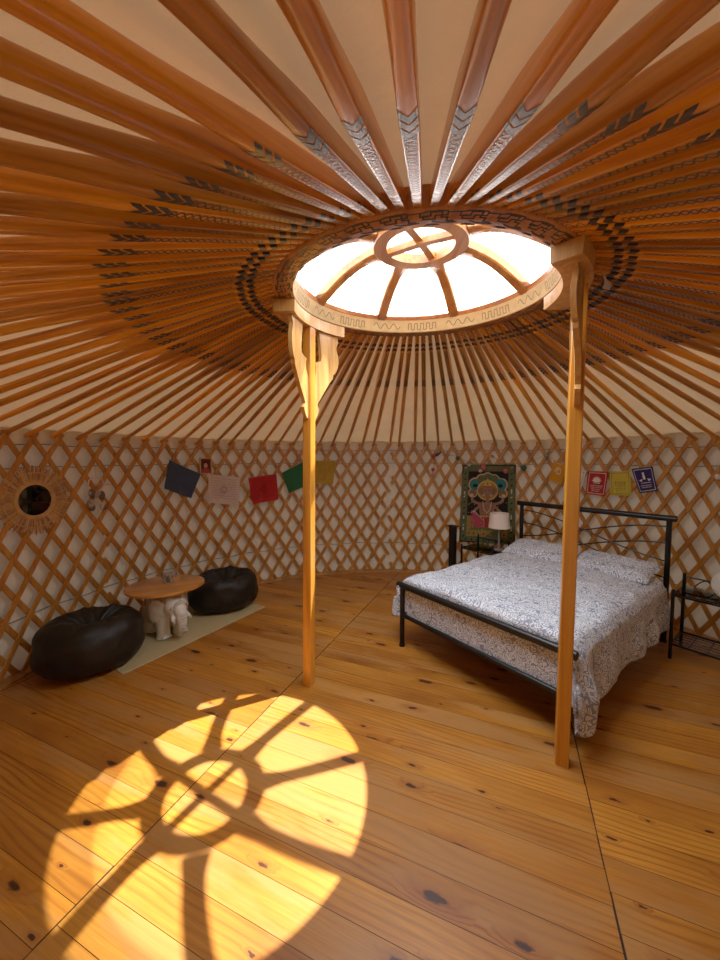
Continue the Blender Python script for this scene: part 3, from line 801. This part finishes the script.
# ------------------------------------------------------------------ MIRROR AND WALL CHARM
def wall_thing(name, label, cat, px, py, r=2.915):
    p = wallpt(px, py, r); az = math.atan2(p.x-YC.x, p.y-YC.y)
    return thing(name, label, cat, p, -az)
mi = wall_thing('round_mirror', 'round wall mirror in a wide straw sunburst frame at the left', 'mirror', 33.5, 500, 2.90)
rng = random.Random(5)
mb = MB()
for k in range(230):
    a = 2*PI*k/230+rng.uniform(-.01, .01); r1 = .258+rng.uniform(-.025, .012); pink = rng.random() < .35
    y0 = -.012+rng.uniform(-.004, .004)
    mb.tube([(.115*cos(a), y0, .115*sin(a)), (r1*cos(a+rng.uniform(-.02, .02)), y0+rng.uniform(-.006, .006), r1*sin(a))], [.0030, .0046], 5, 1 if pink else 0)
for r, w in ((.205, .0035), (.212, .0030), (.15, .003)): mb.tube([(r*cos(2*PI*k/60), -.017, r*sin(2*PI*k/60)) for k in range(60)], w, 6, 0, loop=True)
mb.obj('straw_frame', [M['reed'], M['reed2']], mi)
mb = MB()
for r in (.122, .131, .139): mb.tube([(r*cos(2*PI*k/60), -.019, r*sin(2*PI*k/60)) for k in range(60)], .0055, 8, 0, loop=True)
mb.obj('woven_rim', M['reed'], mi)
mb = MB(); mb.poly([(.122*cos(2*PI*k/60), -.017, .122*sin(2*PI*k/60)) for k in range(60)]); mb.obj('mirror_glass', M['mirror'], mi, smooth=False)
ch = wall_thing('hoop_charm', 'small hanging charm of pale hoop, stick and shells right of the mirror', 'wall ornament', 95, 484, 2.90)
mb = MB(); mb.tube([(.065*cos(2*PI*k/36), -.012, .065*sin(2*PI*k/36)) for k in range(36)], .0055, 8, loop=True)
mb.obj('hoop', plain('pale pink hoop', (.72, .55, .47), .6), ch)
mb = MB(); mb.tube([(-.01, -.02, -.0), (.12, -.022, -.012)], .005, 7); mb.obj('stick', plain('pinkish stick', (.55, .33, .25), .7), ch)
mb = MB(); mb.tube([(0, -.012, .065), (0, -.01, .18)], .002, 5); mb.obj('hanging_thread', M['cordw'], ch)
shell_a = plain('grey shell', (.38, .33, .27), .6, var=.3); shell_b = plain('brown shell', (.16, .10, .06), .6, var=.3); shell_c = plain('pale shell', (.55, .48, .40), .6, var=.2)
rng = random.Random(21)
for k in range(14):
    x = rng.uniform(-.075, .075); z = -.07-rng.random()*.17; s = rng.uniform(.016, .030)
    mb = MB(); mb.ell((x, -.018, z), (s, s*.55, s*rng.uniform(.8, 1.5)), 12, 8); mb.tube([(x, -.012, z), (x*.4, -.012, -.05)], .0015, 4)
    mb.obj('shell', (shell_a, shell_b, shell_c)[k % 3], ch)
mb = MB(); mb.tube([(0, -.012, -.065), (.005, -.014, -.27)], .0018, 5); mb.obj('thread', M['cordw'], ch)

# ------------------------------------------------------------------ FLAGS
def quad_fn(c, r, ripple=.006, seed=0):
    P = [wallpt(x, y, r) for x, y in c]                 # TL TR BR BL
    n = -Vector((P[0].x-YC.x, P[0].y-YC.y, 0)).normalized()
    def f(u, v, off=0):
        p = P[0].lerp(P[1], u).lerp(P[3].lerp(P[2], u), v)
        q = Vector((p.x-YC.x, p.y-YC.y, 0)); d = q.length; p = p+q*((r/d)-1)   # follow the round wall
        return p+n*(off+ripple*(sin(u*7+seed)+.6*sin(u*13+v*5+seed)))
    return f
def flag(c, mats, label, group, art=None, r=2.900, seed=0):
    mb = MB(); f = quad_fn(c, r, .006, seed)
    mb.grid(lambda i, j: f(i, j), 14, 12)
    def shape(poly, m=1):                               # poly in flag coordinates, a fraction of its width and height
        mb.poly([f(x, y, .0035) for x, y in poly], m)
    def line(x0, y0, x1, y1, w, m=1):
        k = 8; up = []; dn = []; L = math.hypot(x1-x0, y1-y0); nx, ny = -(y1-y0)/L*w/2, (x1-x0)/L*w/2
        for i in range(k+1):
            t = i/k; x = x0+(x1-x0)*t; y = y0+(y1-y0)*t; up.append((x+nx, y+ny)); dn.append((x-nx, y-ny))
        for i in range(k): shape([up[i], up[i+1], dn[i+1], dn[i]], m)
    if art: art(shape, line)
    o = mb.obj('prayer_flag', mats, fix=False); return tag(o, label, 'flag', group)
def px_quad(ox, oy, s, pts): return [(ox+x/s, oy+y/s) for x, y in pts]
def block_print(shape, line):
    rng = random.Random(4)
    for k in range(9):
        y = .12+.085*k; x = .1
        while x < .88:
            w = rng.uniform(.02, .07)
            if not (.36 < x < .64 and .3 < y < .68): line(x, y, min(.9, x+w), y, .02)
            x += w+.025
    for k in range(10):
        a = 2*PI*k/10; line(.5+.05*cos(a), .49+.06*sin(a), .5+.12*cos(a), .49+.16*sin(a), .03)
def border(line, m=1):
    for a in ((.09, .07, .91, .07), (.91, .07, .91, .93), (.91, .93, .09, .93), (.09, .93, .09, .07)): line(*a, .022, m)
def text_rows(line, y0, n=3):
    rng = random.Random(n)
    for k in range(n):
        x = .2+.03*k
        while x < .76-.03*k: w = rng.uniform(.03, .08); line(x, y0+.075*k, x+w, y0+.075*k, .022); x += w+.02
def lotus(shape, line):
    border(line)
    for k in range(7):
        a = rad(-165+25*k); c, s = cos(a), sin(a); w = .055
        shape([(.5, .46), (.5+.15*c-w*s, .44+.14*s+w*c*.8), (.5+.26*c, .44+.24*s), (.5+.15*c+w*s, .44+.14*s-w*c*.8)])
    line(.32, .49, .68, .49, .03); text_rows(line, .60, 4)
def sitting(shape, line):
    border(line)
    shape([(.5+.055*cos(2*PI*k/14), .24+.055*sin(2*PI*k/14)) for k in range(14)])
    shape([(.46, .28), (.54, .28), (.565, .36), (.545, .48), (.455, .48), (.435, .36)])
    shape([(.20, .50), (.34, .455), (.66, .455), (.80, .50), (.70, .555), (.30, .555)])
    line(.25, .62, .75, .62, .02); text_rows(line, .72, 2)
def swirl(shape, line):
    P = []
    for i in range(26):
        t = i/25; a = 5.4*PI/2*t+PI*.9; r = .24*(1-.62*t); P.append((.5+r*cos(a), .42+r*.8*sin(a)))
    for p, q in zip(P[:-1], P[1:]): line(p[0], p[1], q[0], q[1], .045)
    for a in ((.09, .06, .91, .06), (.91, .94, .09, .94)): line(*a, .012)
def emblem(shape, line):
    border(line)
    for k in range(5):
        x = .28+.11*k; line(x, .44, x, .56-.0*k, .035); line(x-.03, .44+.02*(k % 2), x+.05, .44, .028)
    line(.27, .60, .73, .60, .02); text_rows(line, .70, 2)
LS = (150, 440, 3.6)
LG = 'plain cloth prayer flags strung above the bean bags'; RG = 'printed prayer flags strung above the headboard'
flag(px_quad(*LS, [(68, 72), (182, 122), (148, 210), (50, 175)]), [F['blue'], F['bprint']], 'dark blue cloth flag, leftmost and tilted, on the left wall cord', LG, seed=1)
flag(px_quad(*LS, [(210, 122), (326, 135), (320, 235), (208, 226)]), [F['white'], F['print']], 'pinkish white printed cloth flag between the blue and the red flag', LG, block_print, seed=2)
flag(px_quad(*LS, [(353, 136), (456, 122), (463, 214), (370, 232)]), [F['red'], F['rprint']], 'crimson cloth flag hanging left of the green flag and left post', LG, block_print, seed=3)
flag(px_quad(*LS, [(474, 118), (566, 72), (590, 152), (500, 192)]), [F['green'], F['gprint']], 'green cloth flag partly hidden by the left wooden post', LG, seed=4)
flag(px_quad(*LS, [(580, 76), (668, 73), (660, 159), (578, 156)]), [F['yellow'], F['dark']], 'mustard yellow cloth flag just right of the left wooden post', LG, block_print, seed=5)
RS = (540, 450, 5.143)
flag(px_quad(*RS, [(72, 52), (140, 82), (108, 180), (45, 160)]), [F['orange'], F['cream']], 'saffron orange flag with a cream swirl, left of the right post', RG, swirl, seed=1)
flag(px_quad(*RS, [(150, 98), (240, 108), (204, 222), (118, 200)]), [F['cream'], F['print']], 'white printed flag mostly hidden behind the right wooden post', RG, lotus, seed=2)
flag(px_quad(*RS, [(246, 108), (352, 112), (334, 238), (234, 226)]), [F['red'], F['cream']], 'red flag with a white lotus and border above the headboard', RG, lotus, seed=3)
flag(px_quad(*RS, [(356, 112), (462, 108), (470, 234), (362, 234)]), [F['lemon'], F['dark']], 'lemon yellow flag with a dark emblem, between red and indigo flags', RG, emblem, seed=4)
flag(px_quad(*RS, [(468, 98), (578, 84), (606, 210), (512, 224)]), [F['purple'], F['cream']], 'indigo flag with a white seated figure, rightmost above the headboard', RG, sitting, seed=5)
def cordline(pts, label, name='flag_cord', w=.0025, r=2.905, m='cordw'):
    P = []
    for (a, b) in zip(pts[:-1], pts[1:]):
        for i in range(6): t = i/6; P.append(wallpt(a[0]+(b[0]-a[0])*t, a[1]+(b[1]-a[1])*t, r))
    P.append(wallpt(*pts[-1], r)); mb = MB(); mb.tube(P, w, 5)
    return tag(mb.obj(name, M[m]), label, 'cord')
cordline([(163, 455), (168.9, 460), (200.5, 473.9), (208.3, 473.9), (240.5, 477.5), (248, 477.8), (276.7, 473.9), (281.7, 472.8), (307, 460), (311, 461.1), (335.5, 460.3), (344, 455)], 'thin pale cord carrying the five plain flags on the left wall')
cordline([(546, 455), (554, 460.1), (567.2, 465.9), (569.2, 469.1), (586.7, 471), (587.8, 471), (608.4, 471.8), (609.2, 471.8), (629.8, 471), (631, 469), (652.4, 466.3), (660, 460)], 'thin pale cord carrying the five printed flags above the headboard')

# ------------------------------------------------------------------ SMALL FRAMED PICTURE
pf = wall_thing('picture_frame', 'tiny gold framed picture hanging between the blue and white flags', 'picture', 205.5, 466, 2.905)
mb = MB(); w, h = .062, .085
for x in (-w, w): mb.box((x, -.006, 0), (.012, .014, 2*h+.03))
mb.box((0, -.006, h), (2*w, .012, .010)); mb.box((0, -.006, -h), (2*w, .012, .010))
mb.obj('frame', plain('gilt frame', (.55, .36, .12), .4, metal=.3), pf, smooth=False)
mb = MB(); mb.box((0, -.002, 0), (2*w, .004, 2*h), m=0)
def disc(mb, x, z, rx, rz, y, m, n=20): mb.poly([(x+rx*cos(2*PI*k/n), y, z+rz*sin(2*PI*k/n)) for k in range(n)], m)
disc(mb, 0, .012, .036, .045, -.0050, 1); disc(mb, 0, .004, .023, .030, -.0056, 2); mb.poly([(-.05, -.0053, -h), (.05, -.0053, -h), (.034, -.0053, -.03), (-.034, -.0053, -.03)], 3)
mb.obj('picture_print', [flat('dark red ground', (.12, .02, .02)), flat('dark hair', (.02, .012, .01)), flat('skin pink', (.55, .28, .22)), flat('red robe', (.40, .05, .06))], pf, smooth=False)

# ------------------------------------------------------------------ TAPESTRY
def tapestry():
    TL, TR, BR_, BL_ = wallpt(462.5, 464.5, 2.905), wallpt(516, 464.5, 2.905), wallpt(515, 545, 2.905), wallpt(459, 541.5, 2.905)
    W, H = 1.0, 1.5
    nrm = -Vector((TL.x+TR.x-2*YC.x, TL.y+TR.y-2*YC.y, 0)).normalized()
    def f(x, y, k=0):                                   # x in 0..1, y in 0..1.5 from the top
        u = x/W; v = y/H
        p = TL.lerp(TR, u).lerp(BL_.lerp(BR_, u), v)
        return p+nrm*(.002*k+.004*sin(u*6+v*4))
    cols = dict(black=(.012, .011, .010), olive=(.10, .11, .05), teal=(.025, .16, .17), orange=(.42, .15, .04), yellow=(.48, .33, .06), skin=(.27, .135, .085), pink=(.42, .055, .09),
                cream=(.48, .41, .30), brown=(.20, .11, .035), red=(.30, .03, .025), green=(.07, .16, .04), gold=(.30, .20, .04))
    names = list(cols); mats = [flat('tapestry '+k, cols[k], .8) for k in names]; mb = MB()
    def P(pts, c, k): mb.poly([f(x, y, k) for x, y in pts], names.index(c))
    def E(x, y, rx, ry, c, k, n=24, rot=0): P([(x+rx*cos(t)*cos(rot)-ry*sin(t)*sin(rot), y+rx*cos(t)*sin(rot)+ry*sin(t)*cos(rot)) for t in [2*PI*i/n for i in range(n)]], c, k)
    def Lr(pts, w, c, k):
        for p, q in zip(pts[:-1], pts[1:]):
            L = math.hypot(q[0]-p[0], q[1]-p[1]) or 1; nx, ny = -(q[1]-p[1])/L*w/2, (q[0]-p[0])/L*w/2
            P([(p[0]+nx, p[1]+ny), (q[0]+nx, q[1]+ny), (q[0]-nx, q[1]-ny), (p[0]-nx, p[1]-ny)], c, k)
    mb.grid(lambda i, j: f(i, j*1.5, 0), 10, 14, names.index('olive'))
    Lr([(.012, 0), (.012, 1.5)], .024, 'black', 1); Lr([(.988, 0), (.988, 1.5)], .024, 'black', 1); Lr([(0, .012), (1, .012)], .024, 'black', 1); Lr([(0, 1.488), (1, 1.488)], .024, 'black', 1)
    P([(.13, .13), (.87, .13), (.87, .98), (.13, .98)], 'black', 1)
    P([(.13, .98), (.87, .98), (.87, 1.38), (.13, 1.38)], 'gold', 1)
    rng = random.Random(8)
    for k in range(26):                                 # leaf border
        y = .06+k*1.38/25
        for x in (.07, .93): E(x, y, .026, .012, 'green' if k % 2 else 'cream' if k % 5 == 0 else 'black', 2, 8, .7 if k % 2 else -.7)
    for k in range(15):
        x = .12+k*.76/14; E(x, .07, .014, .024, 'green' if k % 2 else 'brown', 2, 8, .6); E(x, 1.44, .014, .022, 'green' if k % 2 else 'black', 2, 8, .6)
    # cloud arch
    for x, y, r in ((.50, .27, .11), (.39, .29, .10), (.61, .29, .10), (.27, .38, .12), (.73, .38, .12), (.23, .54, .08), (.77, .54, .08)):
        E(x, y, r+.020, r+.020, 'orange', 2); E(x, y, r+.006, r+.006, 'cream', 3); E(x, y, r-.008, r-.008, 'teal' if r > .115 else 'olive' if r > .09 else 'brown', 4)
        if r > .115: E(x, y+.02, r*.4, r*.3, 'black', 5, 10)
    E(.5, .49, .195, .195, 'yellow', 5, 32); E(.5, .49, .165, .165, 'orange', 6, 32)
    for k in range(20): a = 2*PI*k/20; E(.5+.18*cos(a), .49+.18*sin(a), .010, .010, 'cream', 7, 8)
    # seated figure with an elephant's head
    P([(.20, 1.10), (.30, .98), (.70, .98), (.82, 1.10), (.74, 1.20), (.26, 1.20)], 'pink', 6)
    E(.33, 1.05, .15, .065, 'skin', 7, 20, .25); E(.67, 1.08, .15, .065, 'skin', 7, 20, -.25)
    P([(.20, .92), (.27, .88), (.46, 1.08), (.44, 1.18), (.30, 1.12)], 'pink', 8); Lr([(.20, .92), (.27, .88), (.46, 1.08), (.44, 1.18)], .012, 'cream', 9)
    E(.5, .87, .14, .17, 'skin', 7); P([(.36, .72), (.64, .72), (.68, .82), (.32, .82)], 'skin', 7)
    for s in (-1, 1):
        Lr([(.5+s*.13, .75), (.5+s*.27, .70), (.5+s*.29, .60)], .05, 'skin', 7); Lr([(.5+s*.13, .78), (.5+s*.25, .90), (.5+s*.20, .97)], .05, 'skin', 8)
        E(.5+s*.29, .585, .034, .034, 'cream', 8, 10); E(.5+s*.25, .905, .03, .014, 'cream', 9, 10)
        E(.5+s*.115, .50, .065, .085, 'skin', 7, 18, s*.3); E(.5+s*.115, .50, .045, .062, 'brown', 8, 16, s*.3)
        E(.5+s*.035, .485, .012, .008, 'black', 10, 10)
        Lr([(.5+s*.05, .56), (.5+s*.085, .60)], .016, 'cream', 10)
    E(.5, .49, .085, .095, 'skin', 9); P([(.455, .52), (.545, .52), (.535, .66), (.55, .76), (.60, .82), (.585, .86), (.52, .82), (.485, .72), (.47, .62)], 'skin', 10)
    for k in range(7): Lr([(.475+.006*k, .58+.032*k), (.525+.006*k, .575+.032*k)], .005, 'brown', 11)
    P([(.415, .42), (.585, .42), (.56, .34), (.53, .33), (.50, .25), (.47, .33), (.44, .34)], 'yellow', 10); Lr([(.415, .415), (.585, .415)], .018, 'red', 11); E(.5, .365, .016, .02, 'red', 11, 10)
    Lr([(.42, .70), (.44, .84), (.5, .92), (.56, .84), (.58, .70)], .014, 'cream', 11); Lr([(.39, .72), (.42, .92), (.5, 1.0), (.58, .92), (.61, .72)], .010, 'red', 11)
    Lr([(.36, .98), (.64, .98)], .022, 'yellow', 11)
    P([(.40, .98), (.60, .98), (.56, 1.16), (.50, 1.20), (.44, 1.16)], 'red', 9); Lr([(.44, .99), (.46, 1.16)], .008, 'cream', 10); Lr([(.56, .99), (.54, 1.16)], .008, 'cream', 10)
    for k in range(11): E(.22+.056*k, 1.225, .035, .03, 'green' if k % 2 else 'brown', 7, 10); 
    for k in range(130):
        x = rng.uniform(.15, .85); y = rng.uniform(.66, 1.36)
        if abs(x-.5) > .18 or y > 1.24 or rng.random() < .25: E(x, y, .008, .008, rng.choice(['cream', 'yellow', 'red', 'cream', 'green', 'black']), 12, 6)
    for k in range(8): E(.18+.09*k, 1.32, .02, .026, 'red' if k % 2 else 'green', 8, 8)
    for y in (.50, .98, 1.20): E(.93, y, .016, .05, 'cream', 4, 8); E(.07, y+.04, .016, .04, 'cream', 4, 8)
    return tag(mb.obj('tapestry', mats, smooth=False, fix=False), 'colourful painted cloth tapestry of a seated elephant-headed figure on the wall', 'tapestry')
tapestry()

# ------------------------------------------------------------------ POM-POM STRING AND OTHER HANGING ORNAMENTS
cordline([(446, 455), (457.5, 456), (468.7, 463), (482, 466), (492, 454.5), (505.8, 469), (523.8, 465.5), (546.7, 454), (560, 450)], 'fine dark string carrying the pom-poms above the tapestry', 'pom_pom_string', .0018, 2.895, 'cord')
PB = {}
def pom(px, py, c, r, label, rr=2.885, name='pom_pom', cat='pom-pom', group='small pom-poms on the string above the tapestry'):
    if c not in PB: PB[c] = plain('felt ball %d' % len(PB), c, .9, var=.2, scale=200, bump=.3)
    p = wallpt(px, py, rr); mb = MB(); mb.ell((0, 0, 0), (r, r, r), 16, 10)
    return tag(mb.obj(name, PB[c], loc=p), label, cat, group)
pom(457.5, 458, (.02, .10, .07), .026, 'dark green pom-pom above the left corner of the tapestry')
pom(468.7, 465.2, (.45, .42, .40), .024, 'pale grey pom-pom on the left part of the tapestry\'s top edge')
pom(483.7, 467, (.55, .10, .10), .034, 'large coral pom-pom at the middle of the tapestry\'s top edge')
pom(480.5, 470.8, (.60, .50, .46), .024, 'whitish pom-pom just below the large coral one')
pom(492, 456.4, (.60, .26, .12), .022, 'small orange pom-pom above the middle of the tapestry')
pom(505.8, 471.2, (.55, .12, .12), .032, 'coral pom-pom near the tapestry\'s right top corner')
pom(523.8, 467.7, (.02, .13, .10), .034, 'teal pom-pom just right of the tapestry')
pom(546.7, 456, (.25, .28, .22), .028, 'grey green pom-pom above the saffron flag')
hc = wall_thing('hanging_charm', 'small string of red, blue and yellow ornaments hanging left of the tapestry', 'wall ornament', 434.5, 456, 2.90)
mb = MB(); mb.tube([(0, -.01, .08), (-.01, -.01, -.28)], .0018, 5); mb.obj('thread', M['cord'], hc)
for nm, x, z, r, c in (('bird', .04, .02, (.040, .016, .020), (.015, .02, .06)), ('bead', -.02, 0, (.026, .02, .026), (.40, .03, .03)), ('bead', -.008, -.09, (.022, .018, .026), (.40, .26, .03)), ('bead', -.018, -.185, (.024, .018, .026), (.42, .03, .06)), ('bead', -.02, -.245, (.020, .016, .022), (.42, .34, .44))):
    mb = MB(); mb.ell((x, -.016, z), r, 14, 8, Matrix.Rotation(-.6 if nm == 'bird' else 0, 3, 'Y'))
    if nm == 'bird': mb.ell((x+.035, -.016, z+.03), (.016, .013, .014), 10, 8); mb.add([(x-.02, -.016, z-.01), (x-.06, -.014, z-.045), (x-.045, -.02, z-.055)], [(0, 1, 2)])
    mb.obj(nm, plain('ornament %.2f %.2f' % (x, z), c, .6), hc)
wc = wall_thing('glass_bauble', 'small shiny white bauble hanging on the lattice at the right edge', 'wall ornament', 719, 477, 2.90)
mb = MB(); mb.ell((0, -.02, 0), (.022, .022, .026), 16, 10); mb.obj('ball', plain('shiny white ball', (.75, .72, .68), .15), wc)
mb = MB(); mb.tube([(0, -.02, .024), (0, -.012, .13)], .0018, 5); mb.obj('thread', M['cordw'], wc)

# ------------------------------------------------------------------ LIGHT, SKY, CAMERA
w = bpy.data.worlds.new('sky'); sc.world = w; w.use_nodes = True
bg = w.node_tree.nodes['Background']; bg.inputs[0].default_value = (.93, .97, 1.0, 1); bg.inputs[1].default_value = 7.0
def light(name, kind, **k):
    d = bpy.data.lights.new(name, kind)
    for a, v in k.items(): setattr(d, a, v)
    o = bpy.data.objects.new(name, d); col.objects.link(o); return o
sun = light('sun', 'SUN', energy=9, angle=.010, color=(1, .96, .86))
sd = Vector((.983, .45, 2.57)).normalized(); sun.rotation_euler = sd.to_track_quat('Z', 'Y').to_euler(); sun.location = (4, 3, 8)
pt = light('sky_portal_crown', 'AREA', shape='DISK', size=1.62); pt.data.cycles.is_portal = True; pt.location = CC+Vector((0, 0, .15)); pt.rotation_euler = (0, 0, 0)
cam = bpy.data.cameras.new('camera'); co = bpy.data.objects.new('camera', cam); col.objects.link(co)
co.location = EYE; co.rotation_euler = (PI/2-PITCH, 0, 0)
cam.sensor_fit = 'VERTICAL'; cam.sensor_height = 36; cam.lens = FPX/960*36; cam.clip_start = .02
sc.camera = co
sc.view_settings.view_transform = 'Standard'; sc.view_settings.look = 'None'; sc.view_settings.exposure = 1.06; sc.view_settings.gamma = 1.16
sc.cycles.diffuse_bounces = 6; sc.cycles.transparent_max_bounces = 8
